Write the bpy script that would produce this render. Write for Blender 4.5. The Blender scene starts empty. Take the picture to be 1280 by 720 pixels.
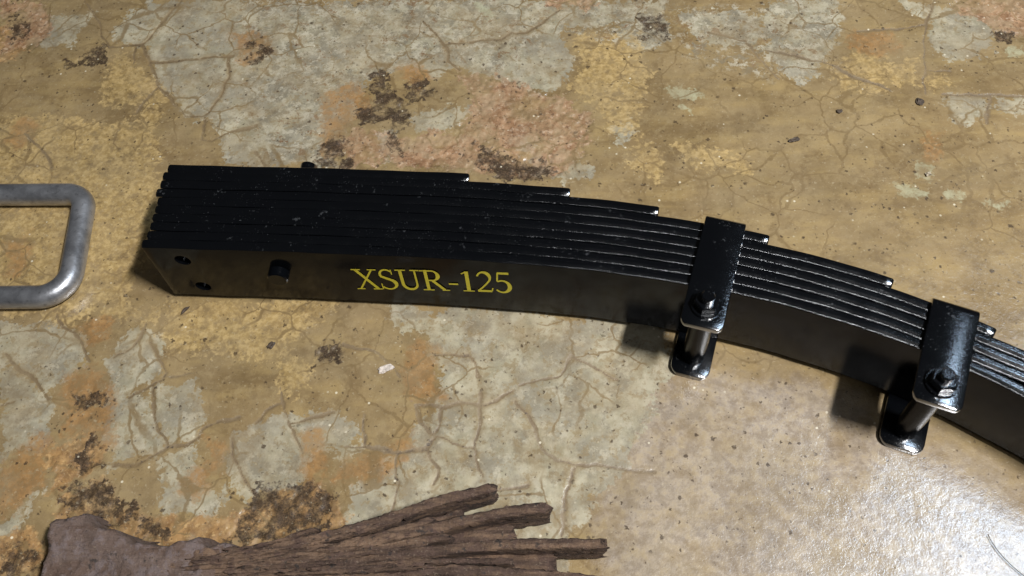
import bpy, bmesh, math, random
import numpy as np
from mathutils import Vector, Matrix

random.seed(4); RNG = np.random.RandomState(11)
S = bpy.context.scene
C = S.collection

# ------------------------------------------------------------------ camera, light, exposure
F_PX, CAM_H = 1150.0, 0.63
dn = np.array([710 - 640, 1055 - 360, F_PX], float); dn /= np.linalg.norm(dn)   # straight down, in camera axes
zc = -dn
xc = np.array([1., 0, 0]) - zc[0] * zc; xc /= np.linalg.norm(xc)
yc = np.cross(zc, xc)
R = np.array([xc, yc, zc])                       # camera (right, down, forward) -> world
cam_d = bpy.data.cameras.new('camera')
cam = bpy.data.objects.new('camera', cam_d); C.objects.link(cam)
cam_d.sensor_width = 36; cam_d.lens = F_PX / 1280 * 36
cam_d.clip_start = 0.01; cam_d.clip_end = 50
M4 = Matrix.Identity(4)
for i in range(3):
    M4[i][0] = R[i][0]; M4[i][1] = -R[i][1]; M4[i][2] = -R[i][2]
M4[2][3] = CAM_H
cam.matrix_world = M4
S.camera = cam

W = bpy.data.worlds.new('World'); S.world = W; W.use_nodes = True
bg = W.node_tree.nodes['Background']
bg.inputs[0].default_value = (1.0, 0.97, 0.92, 1); bg.inputs[1].default_value = 0.010

def area(name, loc, target, sx, sy, power, col, spin):
    d = bpy.data.lights.new(name, 'AREA'); d.shape = 'RECTANGLE'; d.size = sx; d.size_y = sy
    d.energy = power; d.color = col
    o = bpy.data.objects.new(name, d); C.objects.link(o); o.location = loc
    q = (Vector(target) - Vector(loc)).to_track_quat('-Z', 'Y').to_matrix()
    ax = Vector(spin); zz = q.col[2]; xx = (ax - ax.dot(zz) * zz).normalized(); yy = zz.cross(xx)
    m = Matrix((xx, yy, zz)).transposed().to_4x4(); m.translation = Vector(loc); o.matrix_world = m
    return o
# ceiling lamps of the workshop: the nearest to the right, one farther along, one behind the camera
area('ceiling_lamp', (1.10, -0.25, 2.25), (0.1, 0.3, 0), 0.42, 0.10, 93, (0.97, 0.98, 1.0), (0.30, 0.95, 0))
area('ceiling_lamp', (1.42, 0.72, 2.25), (0.2, 0.2, 0), 0.75, 0.26, 14, (0.60, 0.78, 1.0), (0.30, 0.95, 0))
area('ceiling_lamp', (0.30, -0.95, 2.40), (0.1, 0.3, 0), 0.90, 0.06, 5, (0.95, 0.97, 1.0), (1, 0, 0))

S.view_settings.view_transform = 'Standard'; S.view_settings.look = 'None'
S.view_settings.exposure = 0.0; S.view_settings.gamma = 1
S.render.resolution_x = 1024; S.render.resolution_y = 576
S.render.engine = 'CYCLES'

# ------------------------------------------------------------------ helpers
def bp(px, py, z=0.0):
    """photo pixel (1280x720) -> world point at height z"""
    d = R @ np.array([px - 640, py - 360, F_PX]); t = (z - CAM_H) / d[2]
    return np.array([0, 0, CAM_H]) + t * d
def pj(P):
    c = R.T @ (np.asarray(P, float) - [0, 0, CAM_H]); return c[0] / c[2] * F_PX + 640, c[1] / c[2] * F_PX + 360

def lin(r, g, b, k=1.0):
    f = lambda c: (c / 255 / 12.92 if c / 255 <= .04045 else ((c / 255 + .055) / 1.055) ** 2.4) * k
    return (f(r), f(g), f(b), 1)

def link(name, me, mat=None, parent=None, smooth=False):
    o = bpy.data.objects.new(name, me); C.objects.link(o)
    if mat: me.materials.append(mat)
    if parent: o.parent = parent
    if smooth:
        me.polygons.foreach_set('use_smooth', [True] * len(me.polygons))
    me.update()
    return o
def empty(name, loc, label, cat, group=None):
    o = bpy.data.objects.new(name, None); C.objects.link(o); o.location = loc
    o.empty_display_size = .02; o['label'] = label; o['category'] = cat
    if group: o['group'] = group
    return o
def rebase(o, parent):
    """mesh made in world coordinates, parented under a thing whose base is elsewhere"""
    p = Vector((0, 0, 0)); q = parent
    while q: p += q.location; q = q.parent
    o.data.transform(Matrix.Translation(-p)); o.parent = parent
    return o

def loft(rings, closed=False, name='m'):
    n = len(rings[0]); vs = [tuple(v) for r in rings for v in r]; fs = []
    m = len(rings)
    for i in range(m if closed else m - 1):
        a, b = i * n, ((i + 1) % m) * n
        for j in range(n):
            k = (j + 1) % n
            fs.append((a + j, a + k, b + k, b + j))
    if not closed:
        fs.append(tuple(reversed(range(n)))); fs.append(tuple(range((m - 1) * n, m * n)))
    me = bpy.data.meshes.new(name); me.from_pydata(vs, [], fs); me.update()
    bm = bmesh.new(); bm.from_mesh(me); bmesh.ops.recalc_face_normals(bm, faces=bm.faces); bm.to_mesh(me); bm.free()
    return me
def rrect(a, b, r, seg=3):
    """rounded rectangle a x b centred on 0"""
    pts = []
    for cx, cy, t0 in ((a/2 - r, b/2 - r, 0), (-a/2 + r, b/2 - r, 90), (-a/2 + r, -b/2 + r, 180), (a/2 - r, -b/2 + r, 270)):
        for i in range(seg + 1):
            t = math.radians(t0 + 90 * i / seg); pts.append((cx + r * math.cos(t), cy + r * math.sin(t)))
    return pts
def smst(x): x = np.clip(x, 0, 1); return x * x * (3 - 2 * x)

def vnoise(x, y, scale, seed):
    rs = np.random.RandomState(seed); T = rs.rand(256, 256)
    u, v = x / scale + 1000, y / scale + 1000
    i, j = np.floor(u).astype(int), np.floor(v).astype(int); fu, fv = smst(u - i), smst(v - j)
    g = lambda a, b: T[a % 256, b % 256]
    return (g(i, j) * (1 - fu) + g(i + 1, j) * fu) * (1 - fv) + (g(i, j + 1) * (1 - fu) + g(i + 1, j + 1) * fu) * fv - .5
def fbm(x, y, scale, seed, octv=4):
    s = 0; a = 1
    for k in range(octv): s = s + a * vnoise(x, y, scale / 2 ** k, seed + k); a *= .55
    return s

# ------------------------------------------------------------------ materials
class NT:
    def __init__(s, name):
        s.m = bpy.data.materials.new(name); s.m.use_nodes = True; s.t = s.m.node_tree
        s.b = s.t.nodes['Principled BSDF']; s.tc = s.t.nodes.new('ShaderNodeTexCoord')
    def l(s, a, b): s.t.links.new(a, b)
    def put(s, inp, v):
        if hasattr(v, 'links') or isinstance(v, bpy.types.NodeSocket): s.l(v, inp)
        else: inp.default_value = v
    def mapping(s, scale):
        n = s.t.nodes.new('ShaderNodeMapping'); n.inputs['Scale'].default_value = scale; s.l(s.tc.outputs['Object'], n.inputs[0]); return n.outputs[0]
    def noise(s, scale, detail=3, rough=.55, vec=None, dist=0):
        n = s.t.nodes.new('ShaderNodeTexNoise'); n.inputs['Scale'].default_value = scale
        n.inputs['Detail'].default_value = detail; n.inputs['Roughness'].default_value = rough; n.inputs['Distortion'].default_value = dist
        s.l(vec or s.tc.outputs['Object'], n.inputs['Vector']); return n.outputs['Fac']
    def voro(s, scale, out='Distance', vec=None, feature='F1'):
        n = s.t.nodes.new('ShaderNodeTexVoronoi'); n.feature = feature; n.inputs['Scale'].default_value = scale
        s.l(vec or s.tc.outputs['Object'], n.inputs['Vector']); return n.outputs[out]
    def math(s, op, a, b=0.0, c=None):
        n = s.t.nodes.new('ShaderNodeMath'); n.operation = op; s.put(n.inputs[0], a); s.put(n.inputs[1], b)
        if c is not None: s.put(n.inputs[2], c)
        return n.outputs[0]
    def ramp(s, v, lo, hi, a=0.0, b=1.0):
        n = s.t.nodes.new('ShaderNodeMapRange'); n.interpolation_type = 'SMOOTHSTEP'
        s.put(n.inputs[0], v); n.inputs[1].default_value = lo; n.inputs[2].default_value = hi
        n.inputs[3].default_value = a; n.inputs[4].default_value = b; return n.outputs[0]
    def mix(s, fac, a, b, mode='MIX'):
        n = s.t.nodes.new('ShaderNodeMix'); n.data_type = 'RGBA'; n.blend_type = mode
        s.put(n.inputs[0], fac); s.put(n.inputs[6], a); s.put(n.inputs[7], b); return n.outputs[2]
    def bump(s, h, strength, dist, prev=None):
        n = s.t.nodes.new('ShaderNodeBump'); n.inputs['Strength'].default_value = strength; n.inputs['Distance'].default_value = dist
        s.l(h, n.inputs['Height'])
        if prev: s.l(prev, n.inputs['Normal'])
        return n.outputs[0]
    def set(s, **k):
        for a, v in k.items(): s.put(s.b.inputs[a.replace('_', ' ')], v)
        return s.m

def mat_paint(name, flat=False):
    n = NT(name)
    sp = n.math('MULTIPLY', n.ramp(n.noise(900, 2, .5), .68, .73), n.ramp(n.noise(45, 3, .6), .50, .60))
    sc = n.math('MULTIPLY', n.ramp(n.noise(70, 4, .6), .60, .68), n.ramp(n.noise(420, 3, .6), .55, .62))
    dirt = n.math('MAXIMUM', n.math('MULTIPLY', sp, .45), n.math('MULTIPLY', sc, .28))
    if flat: dirt = n.math('MULTIPLY', dirt, .12)
    col = n.mix(dirt, (.0022, .0026, .0034, 1), (.13, .135, .14, 1))
    rough = n.math('ADD', n.ramp(n.noise(60, 3), .3, .7, .10, .18), n.math('MULTIPLY', dirt, .3))
    b1 = n.bump(n.noise(260, 3, .6), .055 if not flat else .03, .0012)
    b2 = n.bump(n.noise(1300, 2, .5), .15 if not flat else .04, .0005, b1)
    return n.set(Base_Color=col, Roughness=rough, Normal=b2, Specular_IOR_Level=.16 if flat else .8, Coat_Weight=0.0 if flat else 1.0, Coat_IOR=1.75, Coat_Roughness=.11, Coat_Normal=b2)
M_PAINT = mat_paint('black_gloss_paint')
M_FACE = mat_paint('black_smooth_paint', True); M_SEMI = mat_paint('black_satin_paint'); M_SEMI.node_tree.nodes['Principled BSDF'].inputs['Specular IOR Level'].default_value = .10; M_SEMI.node_tree.nodes['Principled BSDF'].inputs['Coat Weight'].default_value = 0

n = NT('yellow_stencil_paint')
w = n.ramp(n.noise(500, 3, .6), .25, .75, 0, .35)
M_YEL = n.set(Base_Color=n.mix(w, lin(224, 210, 50), lin(160, 146, 30)), Roughness=.55)

n = NT('worn_grey_steel')
a = n.noise(45, 5, .65); b = n.noise(240, 3, .6); v = n.ramp(n.noise(700, 2), .66, .72)
col = n.mix(n.ramp(a, .35, .65), (.30, .30, .31, 1), (.46, .46, .47, 1)); col = n.mix(n.ramp(b, .55, .75, 0, .5), col, (.12, .115, .115, 1))
M_STEEL = n.set(Base_Color=n.mix(n.math('MULTIPLY', v, .6), col, (.55, .55, .55, 1)), Metallic=.8,
                Roughness=n.ramp(a, .3, .7, .30, .44), Normal=n.bump(b, .18, .0008))

def mat_rust(name, c1, c2, c3):
    n = NT(name)
    st = n.mapping((12, 120, 120)); a = n.noise(1.0, 6, .65, st); b = n.noise(120, 5, .65); f = n.noise(600, 3, .6)
    col = n.mix(n.ramp(a, .38, .64), c1, c2); col = n.mix(n.ramp(b, .48, .62), col, c3)
    col = n.mix(n.ramp(f, .58, .70, 0, .6), col, (.22, .16, .11, 1)); col = n.mix(n.ramp(n.noise(180, 4, .6), .60, .70, 0, .8), col, (.025, .02, .017, 1))
    nb = n.bump(b, .6, .003); nb = n.bump(n.noise(1.0, 5, .7, n.mapping((25, 260, 260))), .8, .003, nb); nb = n.bump(f, .5, .0012, nb)
    return n.set(Base_Color=col, Roughness=.85, Normal=nb)
M_RUST = mat_rust('weathered_rust', lin(64, 47, 37), lin(118, 93, 72), lin(82, 62, 51))
M_CRUST = mat_rust('grey_brown_crust', lin(104, 86, 76), lin(92, 72, 60), lin(110, 95, 90))

def mat_plain(name, c, r=.7, c2=None):
    n = NT(name); return n.set(Base_Color=n.mix(n.ramp(n.noise(400, 4), .35, .65), c, c2 or tuple(x * .6 for x in c[:3]) + (1,)), Roughness=r, Normal=n.bump(n.noise(500, 3), .5, .001))
M_WHITE = mat_plain('chalky_white', lin(214, 200, 186)); M_DARK = mat_plain('dark_grit', lin(84, 70, 56)); M_PEBBLE = mat_plain('pale_stone', lin(190, 175, 150))
M_HAIR = mat_plain('dark_thread', (.03, .025, .02, 1))

# ------------------------------------------------------------------ floor: worn, cracked, painted concrete
GREY = [
 [(632,160),(655,155),(668,180),(645,195),(630,180)], [(645,190),(730,195),(745,225),(690,228),(650,205)], [(760,155),(785,150),(792,165),(772,178)],
 [(215,0),(640,0),(830,0),(838,50),(800,70),(770,28),(700,35),(725,90),(690,112),(640,108),(580,84),(540,103),(520,88),(470,92),(450,130),(428,200),(330,205),(290,200),(262,150),(235,145),(200,110),(180,60),(135,55),(150,25),(190,0)],
 [(515,142),(585,130),(590,150),(560,165),(520,165)], [(45,25),(110,18),(92,55),(50,57)], [(470,170),(500,160),(505,200),(480,208)],
 [(0,410),(70,405),(105,425),(112,455),(85,475),(60,500),(20,460),(0,455)], [(0,465),(20,462),(55,495),(65,520),(55,560),(20,560),(0,590)],
 [(140,450),(180,405),(205,430),(205,465),(160,495),(140,495)], [(130,530),(140,500),(190,485),(207,560),(180,575),(140,580)],
 [(193,480),(245,475),(268,520),(235,555),(208,560),(195,520)], [(195,575),(240,560),(255,600),(300,615),(270,636),(210,635)],
 [(110,545),(112,560),(60,610),(30,650),(0,690),(0,660),(40,620),(90,570)],
 [(290,540),(350,520),(400,518),(440,525),(450,560),(430,580),(400,560),(380,570),(380,600),(340,625),(310,630),(290,600)],
 [(560,375),(700,395),(830,400),(850,450),(800,520),(780,600),(740,620),(700,720),(480,720),(430,650),(440,600),(500,575),(520,510),(560,500),(545,430),(530,400)],
 [(480,385),(550,385),(540,418),(500,425)], [(960,0),(1050,0),(1050,50),(1030,90),(1000,110),(960,70)], [(850,20),(900,10),(960,20),(950,60),(880,50)],
 [(1120,0),(1195,5),(1240,30),(1250,60),(1200,75),(1160,60),(1158,25)], [(1180,120),(1235,122),(1235,150),(1190,150)], [(1240,125),(1280,122),(1280,150),(1245,150)],
 [(-200,-60),(100,-60),(60,-20),(-150,-10)], [(-180,420),(-40,430),(-20,560),(-160,600)]]
OCHRE = [
 [(-60,150),(90,142),(200,165),(200,300),(160,380),(0,400),(-60,300)],
 [(128,75),(150,68),(175,85),(215,120),(225,140),(200,140),(190,155),(175,160),(170,135),(150,135),(130,125)],
 [(215,380),(420,378),(395,410),(360,430),(345,450),(300,445),(250,440),(215,440),(200,410)], [(345,445),(395,450),(390,490),(355,500)],
 [(720,45),(800,35),(815,90),(805,120),(795,160),(760,165),(740,130),(718,112),(730,80)], [(1035,85),(1070,62),(1110,66),(1110,116),(1050,116)],
 [(1108,75),(1153,72),(1153,105),(1130,115),(1110,100)], [(1160,90),(1185,88),(1190,105),(1162,112)],
 [(850,180),(930,185),(940,215),(860,205)], [(790,165),(835,190),(820,225),(790,205)], [(0,190),(60,170),(110,200),(100,230),(0,230)], [(130,230),(195,240),(170,300),(135,330)], [(40,385),(120,380),(200,390),(200,410),(120,400),(60,405)]]
ORANGE = [
 [(85,470),(110,458),(140,468),(146,510),(142,560),(120,540),(80,540),(68,510)], [(25,560),(60,545),(60,590),(30,640),(0,640),(0,600)],
 [(232,585),(258,580),(265,605),(245,617),(232,605)], [(295,40),(330,35),(330,75),(305,80)], [(375,545),(402,540),(410,575),(385,605),(373,590)],
 [(430,575),(480,560),(510,530),(520,560),(480,600),(410,602)], [(98,410),(140,400),(135,430),(110,438)], [(1060,38),(1110,35),(1120,65),(1060,60)],
 [(30,150),(46,160),(25,180),(5,180)], [(405,110),(455,98),(470,130),(440,160),(425,200),(405,195)], [(500,85),(530,80),(540,100),(515,110)],
 [(1155,165),(1175,165),(1175,200),(1158,200)], [(520,430),(550,440),(555,500),(525,505),(500,470)], [(255,545),(285,560),(285,590),(262,590)], [(0,300),(30,290),(40,330),(10,345)]]
PINK = [
 [(575,90),(640,100),(700,118),(742,150),(730,200),(690,225),(600,215),(540,205),(440,205),(425,180),(450,160),(500,170),(570,165),(590,135)],
 [(0,0),(50,0),(62,35),(40,60),(0,65)], [(1192,0),(1290,-40),(1290,47),(1255,45),(1230,25),(1200,15)],
 [(700,-40),(760,-40),(740,8),(680,10)]]
BUSY = [[(290,-30),(700,-30),(690,30),(640,95),(560,75),(450,95),(430,205),(330,205),(300,150)], [(640,0),(840,0),(830,60),(720,50)], [(840,10),(1060,0),(1040,90),(960,100),(860,70)]]
BROWN = [
 [(70,625),(130,590),(165,625),(200,640),(250,642),(320,635),(400,598),(432,640),(420,680),(330,695),(60,695)], [(-20,690),(40,655),(62,690),(60,725),(-20,725)], [(60,560),(110,535),(130,560),(100,600),(60,620)], [(-60,0),(10,40),(40,62),(-40,90)]]
MAUVE = [
 [(790,470),(900,470),(1010,480),(1300,620),(1450,800),(1200,900),(800,800),(740,640)]]
DARK = [
 [(465,95),(485,88),(492,112),(512,132),(505,165),(503,192),(490,186),(490,150),(460,152),(452,142),(475,120)], [(508,105),(530,100),(536,118),(514,126)],
 [(590,185),(640,190),(680,203),(690,222),(620,222),(600,205)], [(70,630),(90,605),(130,598),(163,625),(150,650),(100,640)],
 [(300,640),(330,613),(390,602),(424,622),(390,660),(310,678),(278,676)], [(165,638),(195,640),(200,668),(170,662)], [(93,495),(117,483),(122,500),(95,517)],
 [(398,430),(427,430),(420,452),(402,450)], [(83,76),(105,68),(107,80),(85,84)], [(115,63),(129,56),(130,80),(112,81)], [(805,22),(832,15),(832,46),(806,44)],
 [(1245,33),(1266,33),(1266,50),(1245,48)], [(10,20),(30,25),(25,50),(5,48)], [(0,700),(30,680),(60,700),(50,725),(0,725)], [(318,55),(330,60),(325,80),(315,78)], [(400,185),(430,165),(440,200),(405,204)], [(85,570),(118,545),(120,575),(95,590)]]
PALE = [
 [(833,110),(855,103),(883,121),(868,126),(838,120)], [(848,132),(872,131),(865,140)], [(1120,230),(1165,238),(1160,246),(1125,241)], [(1183,238),(1212,240),(1205,254),(1188,250)],
 [(1230,250),(1258,255),(1258,263),(1235,259)], [(1146,203),(1170,206),(1168,222),(1148,222)], [(600,5),(618,22),(606,28),(596,15)], [(1265,55),(1285,52),(1285,72),(1268,70)]]
CRACK = [
 [(228,0),(205,25),(178,55)], [(135,60),(168,56),(178,57)], [(168,57),(167,80)], [(178,57),(187,75),(197,105),(215,125),(232,143),(252,144),(262,137),(275,120),(285,95),(287,70)],
 [(190,78),(215,76),(255,72),(290,70)], [(197,108),(180,128),(172,140)], [(254,145),(254,172),(265,175),(290,165),(320,157)], [(105,0),(115,15),(135,60)], [(30,165),(50,185),(65,210)],
 [(530,25),(545,40),(557,55),(565,53),(600,50),(627,49),(640,40)], [(557,55),(560,75),(575,88)], [(320,190),(333,205)], [(7,443),(20,460),(43,473),(60,497)], [(0,507),(17,502)],
 [(72,393),(78,407),(90,415),(103,430),(112,452)], [(182,403),(173,422),(163,435),(140,447)], [(185,428),(197,443),(208,463),(203,472),(187,483),(163,495)], [(208,468),(240,468)],
 [(193,480),(193,520),(203,543),(208,560)], [(140,583),(167,583),(187,573),(208,560),(233,557),(253,537),(277,527),(300,520)], [(290,547),(290,567),(300,587),(317,617)],
 [(320,527),(333,513),(350,507)], [(350,483),(357,513),(363,533),(378,567)], [(363,530),(387,523),(417,515)], [(540,443),(583,443),(593,453),(597,470)],
 [(520,510),(527,530),(543,545),(567,555),(593,560)], [(550,510),(550,530),(543,543)], [(520,507),(553,507),(580,503),(600,505),(623,502),(640,487)], [(600,493),(600,530),(593,557),(597,583),(603,600)],
 [(433,560),(460,560),(487,565),(533,563),(543,547)], [(497,567),(495,600)], [(535,563),(550,587),(543,607)], [(455,520),(455,560)],
 [(644,500),(662,524),(676,558),(693,575),(716,582),(742,582),(818,591)], [(716,587),(704,631),(704,671)], [(649,480),(698,469),(716,444),(742,458),(773,475)], [(620,612),(660,606)],
 [(1170,0),(1158,25),(1156,54),(1156,117)], [(960,63),(985,67),(1043,81),(1068,96),(1114,112)], [(1180,117),(1235,119),(1280,119)], [(1237,121),(1235,154)], [(1072,38),(1127,35),(1156,30)], [(1160,86),(1189,90)],
 [(500,600),(490,650),(510,700)], [(-10,420),(-80,450),(-120,540)], [(430,430),(470,440),(500,470)], [(885,40),(930,50),(975,100)], [(700,12),(660,40),(640,40)]]

def floor_axis(lo, hi, step, far_lo, far_hi):
    a = list(np.arange(lo, hi, step)); s = step; x = lo; L = []
    while x > far_lo: s *= 1.12; x -= s; L.append(x)
    s = step; x = a[-1]; Rr = []
    while x < far_hi: s *= 1.12; x += s; Rr.append(x)
    return np.array(L[::-1] + a + Rr)
gx = floor_axis(-.58, .48, .00125, -1.6, 1.6); gy = floor_axis(.10, .76, .00125, -1.0, 2.0)
X, Y = np.meshgrid(gx, gy); X = X.ravel() * 1000; Y = Y.ravel() * 1000        # millimetres
wx = X + 9 * fbm(X, Y, 30, 3) + 3 * fbm(X, Y, 6, 21, 3); wy = Y + 9 * fbm(X, Y, 30, 43) + 3 * fbm(X, Y, 6, 61, 3)
def seg_d(ax, ay, bx, by, px, py):
    dx, dy = bx - ax, by - ay; t = np.clip(((px - ax) * dx + (py - ay) * dy) / (dx * dx + dy * dy + 1e-9), 0, 1)
    return np.hypot(px - ax - t * dx, py - ay - t * dy)
def poly_field(polys):
    out = np.full(X.shape, -30.)
    for P in polys:
        Q = np.array([bp(*p)[:2] * 1000 for p in P])
        s = (wx > Q[:, 0].min() - 30) & (wx < Q[:, 0].max() + 30) & (wy > Q[:, 1].min() - 30) & (wy < Q[:, 1].max() + 30)
        px, py = wx[s], wy[s]; d = np.full(px.shape, 1e9); ins = np.zeros(px.shape, bool)
        for i in range(len(Q)):
            (ax, ay), (bx, by) = Q[i - 1], Q[i]; d = np.minimum(d, seg_d(ax, ay, bx, by, px, py))
            ins ^= ((ay > py) != (by > py)) & (px < (bx - ax) * (py - ay) / (by - ay + 1e-12) + ax)
        out[s] = np.maximum(out[s], np.where(ins, d, -d))
    return np.clip(out, -30, 30)
f_grey, f_ochre, f_orange, f_pink, f_dark, f_pale, f_brown, f_mauve, f_busy = [poly_field(p) for p in (GREY, OCHRE, ORANGE, PINK, DARK, PALE, BROWN, MAUVE, BUSY)]
cx = X + 3.0 * fbm(X, Y, 14, 80, 3); cy = Y + 3.0 * fbm(X, Y, 14, 90, 3)
f_crack = np.full(X.shape, 30.)
for P in CRACK:
    Q = np.array([bp(*p)[:2] * 1000 for p in P])
    s = (cx > Q[:, 0].min() - 30) & (cx < Q[:, 0].max() + 30) & (cy > Q[:, 1].min() - 30) & (cy < Q[:, 1].max() + 30)
    d = np.full(s.sum(), 30.)
    for i in range(len(Q) - 1): d = np.minimum(d, seg_d(*Q[i], *Q[i + 1], cx[s], cy[s]))
    f_crack[s] = np.minimum(f_crack[s], d)
rough_zone = np.clip(np.maximum(smst((f_pink + 2) / 4), smst((f_dark + 2) / 4)), 0, 1); rough_zone = np.maximum(rough_zone, smst((f_brown + 2) / 4))
cw = 1.1 + 1.7 * (fbm(X, Y, 25, 120, 3) + .3).clip(0, 1)
Z = .15 * smst((f_grey + .5) / 2) - .42 * smst(1.3 - f_crack / cw) - 1.0 * smst((f_pink + 1) / 3) * .8 - .5 * smst((f_dark + 1) / 3)
Z += rough_zone * (1.5 * fbm(X, Y, 5, 130, 3)) + .25 * fbm(X, Y, 40, 140, 3)
nx, ny = len(gx), len(gy)
idx = np.arange(nx * ny).reshape(ny, nx)
faces = np.stack([idx[:-1, :-1], idx[:-1, 1:], idx[1:, 1:], idx[1:, :-1]], -1).reshape(-1, 4)
me = bpy.data.meshes.new('floor')
me.vertices.add(nx * ny); me.vertices.foreach_set('co', np.stack([X / 1000, Y / 1000, Z / 1000 - .0006], -1).astype(np.float32).ravel())
me.loops.add(faces.size); me.loops.foreach_set('vertex_index', faces.astype(np.int32).ravel())
me.polygons.add(len(faces)); me.polygons.foreach_set('loop_start', (np.arange(len(faces)) * 4).astype(np.int32))
me.update(calc_edges=True)
for nm, fld in (('grey', f_grey), ('ochre', f_ochre), ('orange', f_orange), ('pink', f_pink), ('dark', f_dark), ('pale', f_pale), ('brown', f_brown), ('mauve', f_mauve), ('busy', f_busy), ('crack', f_crack / cw)):
    at = me.attributes.new(nm, 'FLOAT', 'POINT'); at.data.foreach_set('value', fld.astype(np.float32))

n = NT('worn_concrete')
def attr(k):
    a = n.t.nodes.new('ShaderNodeAttribute'); a.attribute_name = k; return a.outputs['Fac']
N1 = n.noise(14, 5, .6); N2 = n.noise(60, 5, .62); N3 = n.noise(240, 4, .62); N4 = n.noise(800, 3, .6); NS = n.noise(1, 5, .62, n.mapping((16, 60, 10)))
N0 = n.noise(7, 4, .6); NB = n.noise(34, 6, .68); NC = n.noise(110, 6, .7)
def edge(k, soft=3, a1=14, a2=14, a3=8, bias=0.0, brk=NB, lo=.5, top=.9):
    v = attr(k)
    for N, a_ in ((NB, a1), (N2, a2), (N3, a3)): v = n.math('ADD', v, n.math('MULTIPLY', n.math('SUBTRACT', N, .5), a_))
    m = n.ramp(n.math('ADD', v, bias), -soft, soft)
    return n.math('MULTIPLY', m, n.ramp(brk, .34, .56, lo, top))
# bare tan cement, mottled at several sizes
col = n.mix(n.ramp(N1, .34, .66), lin(128, 106, 72), lin(160, 136, 96))
col = n.mix(n.ramp(N0, .42, .62, 0, .6), col, lin(150, 129, 94))
col = n.mix(n.ramp(NS, .44, .66, 0, .45), col, lin(176, 150, 100))
col = n.mix(n.ramp(NB, .50, .64, 0, .65), col, lin(118, 96, 64))
col = n.mix(edge('mauve', 14, 30, 16, 6, 0, NB, .45, .8), col, n.mix(n.ramp(NC, .38, .62), lin(148, 134, 119), lin(186, 171, 153)))
col = n.mix(n.ramp(NC, .50, .62, 0, .4), col, lin(166, 144, 104))
# old grey paint, flaking
g = n.mix(n.ramp(N2, .34, .62), lin(158, 150, 125), lin(190, 180, 153)); g = n.mix(n.ramp(n.noise(24, 5, .65), .42, .60, 0, .8), g, lin(154, 146, 128))
g = n.mix(n.ramp(n.noise(48, 6, .72), .52, .60, 0, .6), g, lin(140, 131, 111))
g = n.mix(n.ramp(NC, .52, .60, 0, .7), g, lin(148, 130, 98)); g = n.mix(n.ramp(n.noise(85, 6, .72), .54, .61, 0, .75), g, lin(190, 180, 156))
col = n.mix(edge('grey', 1.4, 26, 26, 14, 0, NB, .70, .95), col, g)
col = n.mix(edge('ochre', 2.5, 22, 28, 22, -1, NC, .0, .74), col, n.mix(n.ramp(N3, .38, .62), lin(172, 143, 90), lin(206, 176, 120)))
bz = edge('busy', 8, 20, 20, 6, 0, NB, .7, 1.0); NE = n.noise(62, 7, .78); NF = n.noise(100, 7, .78)
col = n.mix(n.math('MULTIPLY', bz, n.ramp(NE, .52, .58, 0, .75)), col, lin(132, 124, 106))
col = n.mix(n.math('MULTIPLY', bz, n.ramp(NF, .53, .58, 0, .85)), col, lin(194, 184, 160))
col = n.mix(n.math('MULTIPLY', bz, n.ramp(n.noise(80, 7, .78, dist=.4), .57, .61, 0, .8)), col, lin(128, 96, 66))
mr = edge('orange', 4.5, 22, 22, 12, 0, NC, .40, .80); col = n.mix(mr, col, n.mix(n.ramp(NC, .36, .64), lin(138, 100, 60), lin(172, 130, 82)))
col = n.mix(n.math('MULTIPLY', mr, n.ramp(n.noise(130, 6, .75), .54, .60, 0, .6)), col, lin(152, 136, 104))
br = n.mix(n.ramp(NC, .36, .62), lin(124, 92, 58), lin(166, 128, 82)); br = n.mix(n.ramp(N3, .54, .66, 0, .7), br, lin(196, 160, 108))
mb = edge('brown', 2.5, 20, 24, 10, 0, N2, .7, .95); col = n.mix(mb, col, br)
pk = n.mix(n.ramp(NC, .36, .62), lin(132, 97, 68), lin(168, 132, 100)); pk = n.mix(n.ramp(N3, .54, .66, 0, .6), pk, lin(204, 178, 150)); pk = n.mix(n.ramp(n.noise(260, 4, .65), .55, .64, 0, .8), pk, lin(98, 72, 54))
pk = n.mix(n.ramp(n.noise(42, 5, .65), .50, .60, 0, .75), pk, lin(164, 138, 108))
mp = edge('pink', 3, 30, 30, 14, 0, NB, .35, .95); col = n.mix(mp, col, pk)
col = n.mix(edge('pale', 1.6, 10, 14, 12, 0, NC, .15, .66), col, lin(188, 186, 152))
ck = n.math('ADD', attr('crack'), n.math('MULTIPLY', n.math('SUBTRACT', N3, .5), 1.0)); ck = n.math('ADD', ck, n.math('MULTIPLY', n.math('SUBTRACT', N2, .5), 1.6))
col = n.mix(n.math('MULTIPLY', n.ramp(ck, .8, 4.0, .5, 0), n.ramp(NB, .42, .6)), col, lin(146, 122, 84))
vw = n.t.nodes.new('ShaderNodeVectorMath'); vw.operation = 'MULTIPLY_ADD'; vn = n.t.nodes.new('ShaderNodeTexNoise'); vn.inputs['Scale'].default_value = 30; vn.inputs['Detail'].default_value = 4
n.l(n.tc.outputs['Object'], vn.inputs['Vector']); n.l(vn.outputs['Color'], vw.inputs[0]); vw.inputs[1].default_value = (.03, .03, 0); n.l(n.tc.outputs['Object'], vw.inputs[2])
fine = n.math('MULTIPLY', n.ramp(n.voro(26, 'Distance', vw.outputs[0], 'DISTANCE_TO_EDGE'), .010, .030, .75, 0), n.math('MULTIPLY', n.ramp(n.noise(9, 3), .44, .54), n.ramp(attr('mauve'), -12, -2, 1, 0)))
col = n.mix(fine, col, lin(126, 104, 70))
core = n.math('MULTIPLY', n.ramp(ck, .15, .55, .75, 0), n.ramp(N2, .42, .58))
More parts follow.
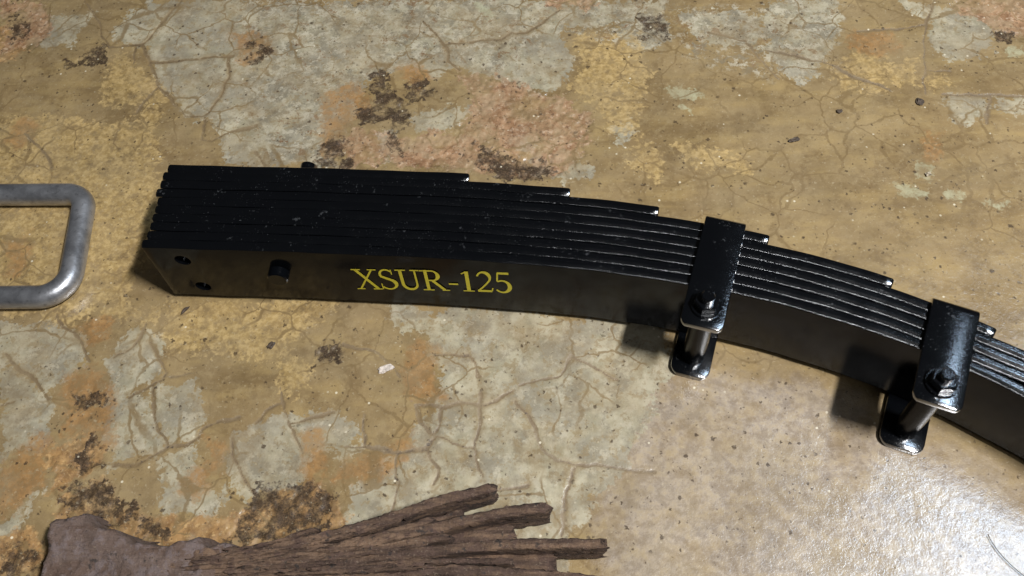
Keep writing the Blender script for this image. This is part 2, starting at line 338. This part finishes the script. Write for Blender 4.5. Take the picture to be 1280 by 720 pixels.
cr = n.math('MULTIPLY', n.ramp(ck, .50, 1.15, 1, 0), n.ramp(NB, .30, .52, .6, .95))
col = n.mix(cr, col, n.mix(N2, lin(102, 82, 54), lin(132, 110, 75)))
col = n.mix(n.ramp(n.noise(20, 6, .7), .44, .62, 0, .30), col, lin(160, 141, 108))
col = n.mix(n.ramp(n.noise(28, 6, .72), .50, .64, 0, .38), col, lin(126, 104, 72))
ND = n.noise(75, 6, .74)
md = edge('dark', 1.6, 22, 34, 14, 1.0, ND, .0, .95); md = n.math('MULTIPLY', md, n.ramp(ND, .36, .46, .15, 1)); col = n.mix(md, col, n.mix(n.ramp(N4, .38, .64), lin(46, 37, 29), lin(84, 67, 50)))
col = n.mix(core, col, lin(84, 66, 44))
col = n.mix(1.0, col, n.ramp(n.noise(18, 6, .7), .3, .7, .86, 1.08), 'MULTIPLY')
# fine dirt specks, pale grains, smears
col = n.mix(n.ramp(N4, .36, .27, 0, .55), col, lin(100, 82, 58))
for sc_, r_, nz, op in ((130, .20, 55, .85), (240, .22, 90, .7), (70, .15, 31, .8)):
    wv = n.t.nodes.new('ShaderNodeVectorMath'); wv.operation = 'MULTIPLY_ADD'; cn = n.t.nodes.new('ShaderNodeTexNoise'); cn.inputs['Scale'].default_value = 500; n.l(n.tc.outputs['Object'], cn.inputs['Vector'])
    n.l(cn.outputs['Color'], wv.inputs[0]); wv.inputs[1].default_value = (.004, .004, 0); n.l(n.tc.outputs['Object'], wv.inputs[2])
    col = n.mix(n.math('MULTIPLY', n.math('MULTIPLY', n.ramp(n.voro(sc_, vec=wv.outputs[0]), r_, r_ * .55), n.ramp(n.noise(nz, 2), .50, .58)), op), col, lin(72, 58, 44))
v2 = n.voro(95); sel2 = n.ramp(n.noise(37, 2), .52, .60); col = n.mix(n.math('MULTIPLY', n.math('MULTIPLY', n.ramp(v2, .12, .06), sel2), .8), col, lin(226, 214, 186))
col = n.mix(n.ramp(n.noise(330, 4, .7), .60, .68, 0, .32), col, lin(200, 184, 152))
rz = n.math('MAXIMUM', n.math('MAXIMUM', mp, mb), md)
rough = n.math('ADD', n.ramp(NB, .3, .7, .18, .27), n.math('MULTIPLY', n.math('MAXIMUM', rz, cr), .4))
nb = n.bump(n.noise(200, 3, .55), .16, .0016); nb = n.bump(N4, .14, .0007, nb)
floor = link('floor', me, n.set(Base_Color=col, Roughness=rough, Normal=nb, Specular_IOR_Level=n.math('SUBTRACT', .95, n.math('MULTIPLY', rz, .8)), Coat_Weight=n.math('SUBTRACT', .8, n.math('MULTIPLY', n.math('MAXIMUM', rz, cr), .8)), Coat_Roughness=.23, Coat_Normal=nb), smooth=True)
floor['kind'] = 'structure'; floor['label'] = 'worn cracked concrete floor with patchy grey paint and stains'

# ------------------------------------------------------------------ the leaf spring
GAP, LW, LT = .0045, .0703, .0079
ZT = GAP + LW
top_px = [(177,309),(300,312),(430,317),(560,323),(700,334),(850,353),(1000,385),(1130,430),(1280,495)]
TP = np.array([bp(*p, ZT)[:2] for p in top_px]); cf = np.polyfit(TP[:, 0], TP[:, 1], 4)
xs = np.linspace(TP[0, 0] - .004, TP[-1, 0], 400); ys = np.polyval(cf, xs)
px_, py_ = list(xs), list(ys); h = math.atan2(ys[-1] - ys[-2], xs[-1] - xs[-2]); kappa = -1.4
for _ in range(150):
    h += kappa * .002; px_.append(px_[-1] + .002 * math.cos(h)); py_.append(py_[-1] + .002 * math.sin(h))
CP = np.stack([px_, py_], -1); arc = np.r_[0, np.cumsum(np.hypot(*np.diff(CP, axis=0).T))]
def cpt(s): return np.array([np.interp(s, arc, CP[:, 0]), np.interp(s, arc, CP[:, 1])])
def frame(s):
    t = cpt(s + .004) - cpt(s - .004); t /= np.linalg.norm(t); return t, np.array([-t[1], t[0]])
def s_of(pt):
    """arc position whose normal passes through the plan point"""
    d = np.hypot(CP[:, 0] - pt[0], CP[:, 1] - pt[1]); return arc[d.argmin()]
S_GAP = s_of(bp(1215, 470, ZT))
def sep(s): return .0050 * smst((s - S_GAP + .01) / .09)
SL = {}; left_px = {10: 209, 9: 203, 8: 200, 7: 194, 6: 196, 5: 193, 4: 190, 3: 187, 2: 183, 1: 177}
for k in range(1, 11):
    yy = 309 - (k - .5) * 10.4; P = bp(left_px[k], yy, ZT)[:2]; t, nn = frame(.01); SL[k] = float(np.dot(P - cpt(.01), t)) + .01
SR = {}
for k, p in {10: (587, 215), 9: (713, 236), 8: (825, 258), 7: (963, 298), 6: (1118, 354), 5: (1251, 406)}.items():
    q = bp(*p, ZT); SR[k] = s_of(q)
for k, s in {4: SR[5] + .085, 3: SR[5] + .15, 2: SR[5] + .20, 1: SR[5] + .235}.items(): SR[k] = s

base = cpt(.2)
spring = empty('leaf_spring', (base[0], base[1], 0), 'black painted multi-leaf spring lying on its side with yellow lettering', 'leaf spring')
def leaf_prof(a, b, sag=0):
    """leaf section in millimetre steps: small back radius, flat top, long rolled slope on the front edge"""
    step = [(90 - 15 * i - 7.5, .262) for i in range(6)] + [(0, .5), (0, None), (0, .5), (-9, .4)] + [(-16 - 3 * i, .48) for i in range(6)] + [(-38, .12), (-50, .12), (-66, .12), (-82, .12)]
    known = sum(L * math.cos(math.radians(t)) for t, L in step if L); pts = [(0., 0.)]
    for t, L in step:
        L = L if L else a * 1000 - known; t = math.radians(t); pts.append((pts[-1][0] - L * math.cos(t), pts[-1][1] + L * math.sin(t)))
    zm = max(p[1] for p in pts); top = [(a / 2 + x / 1000, b / 2 + (y - zm) / 1000) for x, y in pts]
    return top + [(x, -y) for x, y in reversed(top)]
def leaf_mesh(k):
    s0, s1 = SL[k], SR[k]; prof = leaf_prof(LT - .0007, LW)
    off = (k - .5) * LT; nst = int((s1 - s0) / .006) + 2; st = np.linspace(s0, s1, nst); st = np.r_[s0, s0 + .0012, st[1:-1], s1 - .0012, s1]
    wob = random.uniform(0, 9); dz = random.uniform(-.0005, .0004); rings = []
    for i, s in enumerate(st):
        sc = .86 if i in (0, len(st) - 1) else 1
        t, nn = frame(max(s, .005)); c = cpt(s) if s >= 0 else cpt(0) + t * s
        o = off + (sep(s) if k > 1 else 0)
        j = .0002 * math.sin(s * 55 + wob) + .00015 * math.sin(s * 140 + 2 * wob)
        sl = -.0012 if (i < 2 and k % 3 == 0) else 0
        rings.append([(c[0] + nn[0] * (o + a * sc + j), c[1] + nn[1] * (o + a * sc + j), GAP + LW / 2 + dz * (k > 1) + b * (1 - (1 - sc) * .12)) for a, b in prof])
    return loft(rings, name='leaf')
def face_sz(px, py):
    """arc position and height where a photo pixel meets the main leaf's face"""
    s_, z_ = np.meshgrid(np.linspace(0, .6, 601), np.linspace(GAP, ZT, 141))
    x = np.interp(s_, arc, CP[:, 0]); y = np.interp(s_, arc, CP[:, 1]); c = np.stack([x, y, z_ - CAM_H], -1) @ R
    d = np.hypot(c[..., 0] / c[..., 2] * F_PX + 640 - px, c[..., 1] / c[..., 2] * F_PX + 360 - py); i = d.argmin()
    return float(s_.ravel()[i]), float(z_.ravel()[i])
def cyl(p0, axis, r, L, seg=28, name='c', bevel=.0006, hexn=None, rin=None):
    p0 = np.array(p0, float); a = np.array(axis, float); a /= np.linalg.norm(a)
    u = np.cross(a, [0.31, 0.2, .93]); u /= np.linalg.norm(u); v = np.cross(a, u); seg = hexn or seg
    ring = lambda d, rr: [p0 + a * d + rr * (math.cos(2 * math.pi * i / seg) * u + math.sin(2 * math.pi * i / seg) * v) for i in range(seg)]
    return loft([ring(0, r - bevel), ring(bevel, r), ring(L - bevel, r), ring(L, r - bevel)], name=name)
def edges_sharp(o, ang=40):
    o.data.polygons.foreach_set('use_smooth', [True] * len(o.data.polygons))
    o.data.set_sharp_from_angle(angle=math.radians(ang)); return o

leaves = {}
for k in range(1, 11):
    me = leaf_mesh(k)
    o = link('leaf', me, M_FACE if k == 1 else M_PAINT); leaves[k] = o
    if k == 1:
        # two drilled holes near the square end
        for hp in ((228, 326), (254.5, 358)):
            s, z = face_sz(*hp); t, nn = frame(s); c = cpt(s)
            cm = cyl((c[0] - nn[0] * .004, c[1] - nn[1] * .004, z), (nn[0], nn[1], 0), .0062, .0095, 32, bevel=.00005)
            co = link('cutter', cm); md_ = o.modifiers.new('b', 'BOOLEAN'); md_.operation = 'DIFFERENCE'; md_.object = co; md_.solver = 'EXACT'
            bpy.context.view_layer.update()
            me2 = bpy.data.meshes.new_from_object(o.evaluated_get(bpy.context.evaluated_depsgraph_get()))
            o.modifiers.clear(); o.data = me2; bpy.data.objects.remove(co)
        # the top edge carries the same worn gloss paint as the other leaves
        o.data.materials.append(M_PAINT)
        for p in o.data.polygons:
            if p.normal.z > .5: p.material_index = 1
        o['label'] = 'long main leaf carrying yellow lettering and two drilled holes'
    edges_sharp(o, 60 if k > 1 else 40); rebase(o, spring)

# centre bolt: cylinder head on the lettered face, threaded end with a nut behind the stack
s, z = face_sz(349, 340); t, nn = frame(s); c = cpt(s); n3 = np.array([nn[0], nn[1], 0])
o = link('centre_bolt_head', cyl(np.array([c[0], c[1], z]) - n3 * .0075, n3, .0080, .0085, 32, bevel=.0010), M_FACE); edges_sharp(o); rebase(o, spring)
sb = s_of(bp(369, 207, ZT)); t, nn = frame(sb); c = cpt(sb) + nn * (10 * LT); n3 = np.array([nn[0], nn[1], 0])
o = link('centre_bolt_nut', cyl(np.array([c[0], c[1], .047]), n3, .0085, .010, hexn=6, bevel=.0006), M_PAINT); edges_sharp(o, 25); rebase(o, spring)
o2 = link('bolt_end', cyl(np.array([c[0], c[1], .047]) + n3 * .009, n3, .0068, .0135, 20), M_PAINT); edges_sharp(o2); o2.parent = o; rebase(o2, o)

# lettering, stroke by stroke (serif capitals), one unit = cap height
def stroke(pts, w, wz=None):
    pts = [np.array(p, float) for p in pts]; L = []; Rr = []; m = len(pts)
    for i, p in enumerate(pts):
        d = pts[min(i + 1, m - 1)] - pts[max(i - 1, 0)]; d /= np.linalg.norm(d) + 1e-9; q = np.array([-d[1], d[0]])
        ww = (w[0] + (w[1] - w[0]) * i / (m - 1)) if isinstance(w, tuple) else (w(i / (m - 1)) if callable(w) else w)
        L.append(p + q * ww / 2); Rr.append(p - q * ww / 2)
    return L, Rr
def arcp(cx_, cy_, rx, ry, a0, a1, m=14): return [(cx_ + rx * math.cos(math.radians(a0 + (a1 - a0) * i / m)), cy_ + ry * math.sin(math.radians(a0 + (a1 - a0) * i / m))) for i in range(m + 1)]
HV, TH, SF = .105, .06, .048
hs = lambda x0, x1, y: stroke([(x0, y), (x1, y)], SF)
GL = {
 'X': (.80, [stroke([(.12, .98), (.70, .02)], HV), stroke([(.66, .98), (.12, .02)], TH), hs(.0, .30, .975), hs(.52, .80, .975), hs(0, .26, .025), hs(.54, .84, .025)]),
 'S': (.58, [stroke(arcp(.29, .745, .20, .23, 35, 205, 14) + arcp(.30, .26, .235, .24, 75, -20, 12)[2:] + arcp(.29, .26, .24, .24, -25, -150, 12), lambda q: .065 + .075 * math.exp(-((q - .5) / .16) ** 2)), stroke([(.47, .99), (.47, .74)], .035), stroke([(.06, .30), (.06, .01)], .035)]),
 'U': (.80, [stroke([(.18, .97), (.18, .34)] + arcp(.42, .30, .24, .27, 180, 270, 8)[1:], (HV, .11)), stroke(arcp(.42, .30, .22, .27, 270, 360, 8) + [(.64, .97)], (.10, TH)), hs(.02, .36, .975), hs(.50, .78, .975)]),
 'R': (.80, [stroke([(.18, .0), (.18, 1.0)], HV), stroke([(.18, .96), (.36, .965)] + arcp(.36, .73, .20, .235, 88, -88, 14) + [(.20, .49)], lambda q: .06 + .07 * math.exp(-((q - .55) / .2) ** 2)), stroke([(.36, .49), (.70, .03)], HV), hs(.0, .36, .025), hs(.62, .86, .025), hs(.0, .2, .975)]),
 '-': (.44, [stroke([(.06, .34), (.36, .34)], .075)]),
 '1': (.48, [stroke([(.24, .02), (.24, .98)], .12), stroke([(.24, .97), (.07, .86)], .05), hs(.06, .42, .025)]),
 '2': (.60, [stroke(arcp(.28, .70, .20, .27, 165, -25, 14) + [(.36, .42), (.20, .20), (.06, .05)], lambda q: .06 + .075 * math.exp(-((q - .5) / .2) ** 2)), stroke([(.05, .05), (.50, .05)], .10), stroke([(.50, .05), (.54, .22)], .04)]),
 '5': (.58, [stroke([(.12, .95), (.48, .95)], .10), stroke([(.13, .95), (.10, .56)], .05), stroke([(.10, .55)] + arcp(.25, .31, .235, .29, 115, -145, 18), lambda q: .06 + .075 * math.exp(-((q - .5) / .25) ** 2))]),
}
sA, zA = face_sz(447, 361); sB, zB = face_sz(642, 366); _, zA1 = face_sz(455, 336); _, zB1 = face_sz(630, 341)
cap = (zA1 - zA + zB1 - zB) / 2; total = sum(GL[ch][0] for ch in 'XSUR-125'); kx = (sB - sA) / total
vs_, fs_ = [], []; xo = 0
for ch in 'XSUR-125':
    for si, (L, Rr) in enumerate(GL[ch][1]):
        b0 = len(vs_); m = len(L)
        for p in L + Rr:
            s = sA + (xo + p[0]) * kx; zz = zA + (zB - zA) * (xo + p[0]) / total + p[1] * cap
            t, nn = frame(s); c = cpt(s) - nn * (.00018 + .00006 * si); vs_.append((c[0], c[1], zz))
        for i in range(m - 1): fs_.append((b0 + i, b0 + i + 1, b0 + m + i + 1, b0 + m + i))
    xo += GL[ch][0]
lm = bpy.data.meshes.new('lettering'); lm.from_pydata(vs_, [], fs_); lm.update()
bm = bmesh.new(); bm.from_mesh(lm)
for f in bm.faces:
    f.normal_update()
    if f.normal.y > 0: f.normal_flip()
bm.to_mesh(lm); bm.free()
lo = link('lettering', lm, M_YEL); lo.parent = leaves[1]; rebase(lo, leaves[1]); lo['label'] = 'yellow serif stencilled text XSUR-125'

# clamps: U-shaped straps closed by a bolt with a spacer tube in front of the main leaf
CT = .0042
def clamp(fr, bk, nut, nleaf, width, tubr, label):
    A = bp(*fr, ZT + CT); B = bp(*bk, ZT + CT); nn = (B - A) / np.linalg.norm(B - A); t = np.array([nn[1], -nn[0], 0])
    us = np.linspace(0, .05, 200); over = us[np.argmin([np.hypot(*(CP - (A + nn * u)[:2]).T).min() for u in us])]
    c = A + nn * over; c[2] = 0; boltn = float(np.dot(bp(*nut, ZT + .010) - c, nn)); print('clamp', over, boltn, np.linalg.norm(B - A))
    back = nleaf * LT + .001 + CT / 2; zu = ZT + CT / 2 + .0004; zl = GAP - CT / 2 - .0001; r = .005
    path = [(-over, zu)]
    for d in (-over + .0006, -over + .002, -over + .0045, -over + .008, -over + .02, 0, back * .5, back - r - .001): path.append((d, zu))
    for i in range(7): a = math.radians(90 - 15 * i); path.append((back - r + r * math.cos(a), zu - r + r * math.sin(a)))
    for q in (.75, .5, .25): path.append((back, zl + (zu - zl) * q))
    for i in range(7): a = math.radians(-15 * i); path.append((back - r + r * math.cos(a), zl + r + r * math.sin(a)))
    lower = [(p[0], zl) for p in path[:9]][::-1]; path += lower
    rings = []; m = len(path)
    for i, p in enumerate(path):
        a = np.array(path[max(i - 1, 0)]); b = np.array(path[min(i + 1, m - 1)]); d = b - a; d /= np.linalg.norm(d); q = np.array([d[1], -d[0]])   # outward side
        e = p[0] + over; rc = .0055 if i < m // 2 else .008; hw = width / 2
        if e < rc: hw = width / 2 - rc + math.sqrt(max(0, rc * rc - (rc - e - .0004) ** 2))
        bend = 0
        rings.append([c + nn * (p[0] - q[0] * y_) + t * x_ + np.array([0, 0, p[1] - q[1] * y_]) for x_, y_ in rrect(2 * hw, CT, .0011, 2)])
    o = link('clamp', loft(rings, name='clamp'), M_PAINT); edges_sharp(o, 38); rebase(o, spring); o['label'] = label
    ctr = c + nn * boltn; up = np.array([0, 0, 1.])
    def sub(nm, me, ang=40):
        q = link(nm, me, M_SEMI if nm == 'spacer_tube' else M_PAINT); edges_sharp(q, ang); q.parent = o; rebase(q, o)
    sub('spacer_tube', cyl(ctr + up * (GAP - .0003), up, tubr, LW + .0004, 32, bevel=.0003))
    zz = zu + CT / 2
    sub('washer', cyl(ctr + up * zz, up, .0106, .0020, 32, bevel=.0004))
    sub('nut', cyl(ctr + up * (zz + .0018), up, .0088, .0068, hexn=6, bevel=.0007), 25)
    sub('bolt', cyl(ctr + up * (zz + .0068), up, .0047, .0075, 24, bevel=.0008))
clamp((876, 409), (908, 274), (879, 376), 7, .0295, .0085, 'spring clamp strap nearer the yellow lettering')
clamp((1171, 506), (1197, 377), (1178, 474), 5, .0310, .0085, 'spring clamp strap farther from the yellow lettering')

# ------------------------------------------------------------------ bent steel bar at the left
def tube_path(pts, r, seg=20):
    rings = []; pts = [np.array(p, float) for p in pts]; m = len(pts)
    for i, p in enumerate(pts):
        d = pts[min(i + 1, m - 1)] - pts[max(i - 1, 0)]; d /= np.linalg.norm(d); u = np.array([-d[1], d[0], 0]); u /= np.linalg.norm(u); v = np.cross(d, u)
        rings.append([p + r * (math.cos(2 * math.pi * j / seg) * u + math.sin(2 * math.pi * j / seg) * v) for j in range(seg)])
    return loft(rings, name='bar')
rb = .0096
k = [bp(-10, 243.5, rb), bp(107.5, 243, rb), bp(84.5, 371, rb), bp(-10, 372, rb)]
def fillet(a, b, c, rad, m=10):
    a, b, c = map(np.array, (a, b, c)); u = (a - b) / np.linalg.norm(a - b); v = (c - b) / np.linalg.norm(c - b)
    th = math.acos(np.dot(u, v)); d = rad / math.tan(th / 2); ce = b + (u + v) / np.linalg.norm(u + v) * rad / math.sin(th / 2); P0, P1 = b + u * d, b + v * d
    out = []
    for i in range(m + 1):
        q = (P0 * (1 - i / m) + P1 * (i / m)) - ce; out.append(ce + q / np.linalg.norm(q) * rad)
    return out
far0 = k[1] + (k[0] - k[1]) / np.linalg.norm(k[0] - k[1]) * .30; far1 = k[2] + (k[3] - k[2]) / np.linalg.norm(k[3] - k[2]) * .30
line = lambda a, b, m: [np.array(a) * (1 - i / m) + np.array(b) * i / m for i in range(m)]
f1 = fillet(k[0], k[1], k[2], .0180); f2 = fillet(k[1], k[2], k[3], .0220)
pth = line(far0, f1[0], 14) + f1 + line(f1[-1], f2[0], 6)[1:] + f2 + line(f2[-1], far1, 14)[1:] + [far1]
me = tube_path(pth, rb); o = link('u_bolt', me, M_STEEL, smooth=True)
ctr = (k[1] + k[2]) / 2; o.data.transform(Matrix.Translation((-ctr[0], -ctr[1], 0))); o.location = (ctr[0], ctr[1], 0)
o['label'] = 'grey steel rod bent into a square-cornered U-bolt lying on floor'; o['category'] = 'u-bolt'

# ------------------------------------------------------------------ old rusty splayed pack in front
PZ = .030
ppos = bp(330, 720, 0)
pack = empty('rusted_leaf_pack', (ppos[0], ppos[1], 0), 'crumbling rusty brown bundle of strips with splayed cut ends', 'rusty bundle')
def strip(tops, th, hgt, zt, seed):
    P = np.array([bp(*p, zt)[:2] for p in tops]); a = np.r_[0, np.cumsum(np.hypot(*np.diff(P, axis=0).T))]; st = np.linspace(0, a[-1], int(a[-1] / .003) + 2)
    rings = []; rs = np.random.RandomState(seed); ph = rs.rand(4) * 6
    x = np.interp(st, a, P[:, 0]); y = np.interp(st, a, P[:, 1])
    for _ in range(12): x[1:-1] = (x[:-2] + 2 * x[1:-1] + x[2:]) / 4; y[1:-1] = (y[:-2] + 2 * y[1:-1] + y[2:]) / 4
    prof = []
    base_ = rrect(th, hgt, .0016, 2)
    for i in range(len(base_)):
        p, q = np.array(base_[i - 1]), np.array(base_[i]); m = max(1, int(np.linalg.norm(q - p) / .003))
        prof += [p + (q - p) * j / m for j in range(m)]
    for i in range(len(st)):
        d = np.array([x[min(i + 1, len(st) - 1)] - x[max(i - 1, 0)], y[min(i + 1, len(st) - 1)] - y[max(i - 1, 0)]]); d /= np.linalg.norm(d); nn = np.array([-d[1], d[0]])
        w_ = 1 + .05 * math.sin(st[i] * 90 + ph[0]) + .04 * math.sin(st[i] * 230 + ph[1]); zz = .0006 * math.sin(st[i] * 70 + ph[2]) + .0006 * math.sin(st[i] * 260 + ph[3])
        ends = .85 if i in (0, len(st) - 1) else 1
        rings.append([(x[i] + nn[0] * p[0] * w_ * ends + d[0] * rs.normal(0, .0022 if ends < 1 else .0005), y[i] + nn[1] * p[0] * w_ * ends + rs.normal(0, .00035), max(.0005, zt - hgt / 2 + p[1] * (.95 if ends < 1 else 1) + (zz if p[1] > 0 else 0) + rs.normal(0, .0003))) for p in prof])
    o = link('strip', loft(rings, name='strip'), M_RUST); edges_sharp(o, 50); rebase(o, pack); return o
SPEC = [
 ([(170, 694), (300, 690), (400, 672), (500, 642), (560, 622), (616, 608)], .0068, .029, .0300),
 ([(170, 706), (300, 702), (400, 690), (520, 664), (600, 645), (684, 632)], .0072, .030, .0310),
 ([(170, 718), (300, 714), (420, 703), (540, 688), (620, 680), (755, 678)], .0070, .029, .0300),
 ([(170, 732), (300, 728), (430, 718), (560, 712), (700, 720), (770, 730)], .0072, .028, .0290),
 ([(290, 745), (430, 742), (560, 748), (720, 770)], .0072, .028, .0290), ([(290, 764), (430, 766), (560, 785), (690, 815)], .0072, .027, .0280),
 ([(320, 692), (420, 682), (480, 668), (540, 648)], .0050, .026, .0302), ([(340, 704), (430, 694), (500, 680), (560, 670)], .0048, .026, .0312),
 ([(280, 686), (350, 684), (430, 670), (500, 648)], .0030, .020, .0305), ([(300, 709), (380, 702), (470, 690), (530, 680)], .0028, .020, .0318),
 ([(360, 716), (450, 706), (560, 700), (640, 701)], .0040, .024, .0285), ([(240, 698), (330, 697), (400, 688), (450, 676)], .0030, .020, .0318),
 ([(260, 722), (360, 719), (450, 712), (540, 707)], .0034, .022, .0300)]
SPEC += [([(400, 694), (480, 673), (540, 656), (578, 644)], .011, .017, .018), ([(420, 704), (540, 684), (600, 672), (640, 665)], .012, .017, .018), ([(430, 714), (560, 703), (640, 700), (690, 702)], .011, .016, .017)]
rs_ = np.random.RandomState(5)
for q in range(22):                                # loose splinters packed between the strips
    u0 = rs_.uniform(.0, .9); x0 = rs_.uniform(230, 420); L_ = rs_.uniform(90, 190); y0 = 690 + 32 * u0 - (x0 - 300) * .10 * (1 - u0); sl = -.26 + .24 * u0 + rs_.uniform(-.05, .05)
    SPEC.append(([(x0 + L_ * v, y0 + sl * L_ * v * (.6 + .4 * v)) for v in (0, .33, .66, 1)], rs_.uniform(.0014, .0030), rs_.uniform(.010, .020), rs_.uniform(.0295, .0335)))
for i, (pts, th_, hg_, zt_) in enumerate(SPEC): strip(pts, th_, hg_, zt_, i + 1)
# lumpy crust round the closed end
OUT = [(62,652),(78,641),(100,643),(108,638),(122,652),(145,663),(170,674),(215,676),(245,668),(262,679),(320,674),(400,670),(440,672),(470,690),(470,800),(300,830),(60,820),(30,760),(55,700)]
Q = np.array([bp(*p, .029)[:2] for p in OUT]); g0 = Q.min(0) - .01; g1 = Q.max(0) + .01
ax_, ay_ = np.meshgrid(np.arange(g0[0], g1[0], .0018), np.arange(g0[1], g1[1], .0018)); sh = ax_.shape; ax_ = ax_.ravel(); ay_ = ay_.ravel()
wx2 = ax_ * 1000 + 5 * fbm(ax_ * 1000, ay_ * 1000, 14, 300, 4); wy2 = ay_ * 1000 + 5 * fbm(ax_ * 1000, ay_ * 1000, 14, 320, 4)
d = np.full(ax_.shape, 1e9); ins = np.zeros(ax_.shape, bool)
for i in range(len(Q)):
    (a0, b0), (a1, b1) = Q[i - 1] * 1000, Q[i] * 1000; d = np.minimum(d, seg_d(a0, b0, a1, b1, wx2, wy2))
    ins ^= ((b0 > wy2) != (b1 > wy2)) & (wx2 < (a1 - a0) * (wy2 - b0) / (b1 - b0 + 1e-12) + a0)
sd = np.where(ins, d, -d); hgt = 32 * smst((sd + 3) / 6) + 3.2 * fbm(ax_ * 1000, ay_ * 1000, 22, 340, 5) * smst(sd / 6) + 1.3 * np.round(3.2 * fbm(ax_ * 1000, ay_ * 1000, 30, 350, 4)) * smst(sd / 4)
right = Q[:, 0].max() * 1000; hgt -= 30 * smst((ax_ * 1000 - (bp(240, 700, .029)[0] * 1000)) / 100.)
keep = sd > -3.2; iv = -np.ones(len(ax_), int); iv[keep] = np.arange(keep.sum()); ix = np.arange(len(ax_)).reshape(sh)
fq = np.stack([ix[:-1, :-1], ix[:-1, 1:], ix[1:, 1:], ix[1:, :-1]], -1).reshape(-1, 4); fq = iv[fq]; fq = fq[(fq >= 0).all(1)]
me = bpy.data.meshes.new('crust'); me.from_pydata(np.stack([ax_, ay_, np.maximum(hgt, -1) / 1000], -1)[keep].tolist(), [], fq.tolist()); me.update()
o = link('crust', me, M_CRUST, smooth=True); rebase(o, pack); o['label'] = 'flaky grey-brown crust at the closed end'

# ------------------------------------------------------------------ loose bits on the floor
def bit(name, px, py, sx, sy, sz, mat, label, cat, seed, rot=0):
    bm = bmesh.new(); bmesh.ops.create_icosphere(bm, subdivisions=2, radius=1); rs = random.Random(seed)
    for v in bm.verts:
        k_ = 1 + rs.uniform(-.45, .45); v.co = Vector((v.co.x * sx * k_, v.co.y * sy * k_, max(v.co.z, -.5) * sz * k_))
    me = bpy.data.meshes.new(name); bm.to_mesh(me); bm.free(); p = bp(px, py)
    o = link(name, me, mat); o.location = (p[0], p[1], sz * .42); o.rotation_euler = (0, 0, rot); o['label'] = label; o['category'] = cat
bit('paint_chip', 481, 461, .0058, .0033, .0012, M_WHITE, 'white paint chip in front of the lettering', 'chip', 1, .3)
bit('dirt_crumb', 992, 175, .0050, .0022, .0010, M_DARK, 'elongated dark dirt crumb on bare tan concrete behind the spring', 'crumb', 2, .3)
bit('dirt_crumb', 1150, 128, .0028, .0040, .0011, M_DARK, 'dark dirt crumb beside the pale yellow paint patches', 'crumb', 3, .2)
bit('dirt_crumb', 1049, 139, .0024, .0022, .0009, M_DARK, 'small round dark crumb below the pale yellow paint patch', 'crumb', 4)
bit('dirt_crumb', 339, 432, .0032, .0022, .0009, M_DARK, 'small dark crumb on the ochre patch in front of the bolt head', 'crumb', 5, .8)
bit('dirt_crumb', 231, 388, .0042, .0014, .0010, M_DARK, 'thin dark sliver beside the square end of the spring', 'crumb', 6, .9)
bit('pebble', 1160, 218, .0026, .0022, .0018, M_PEBBLE, 'tiny pale pebble on bare concrete behind the clamps', 'pebble', 7)
hp = [bp(1235, 668, .0008), bp(1245, 690, .0012), bp(1262, 706, .0008), bp(1285, 724, .0008)]
hp = [sum(np.array(hp[j]) * w for j, w in enumerate(((1-u)**3, 3*u*(1-u)**2, 3*u*u*(1-u), u**3))) for u in np.linspace(0, 1, 20)]
o = link('thread', tube_path(hp, .00028, 6), M_HAIR, smooth=True); o['label'] = 'fine dark thread curling on the shiny part of floor'; o['category'] = 'thread'
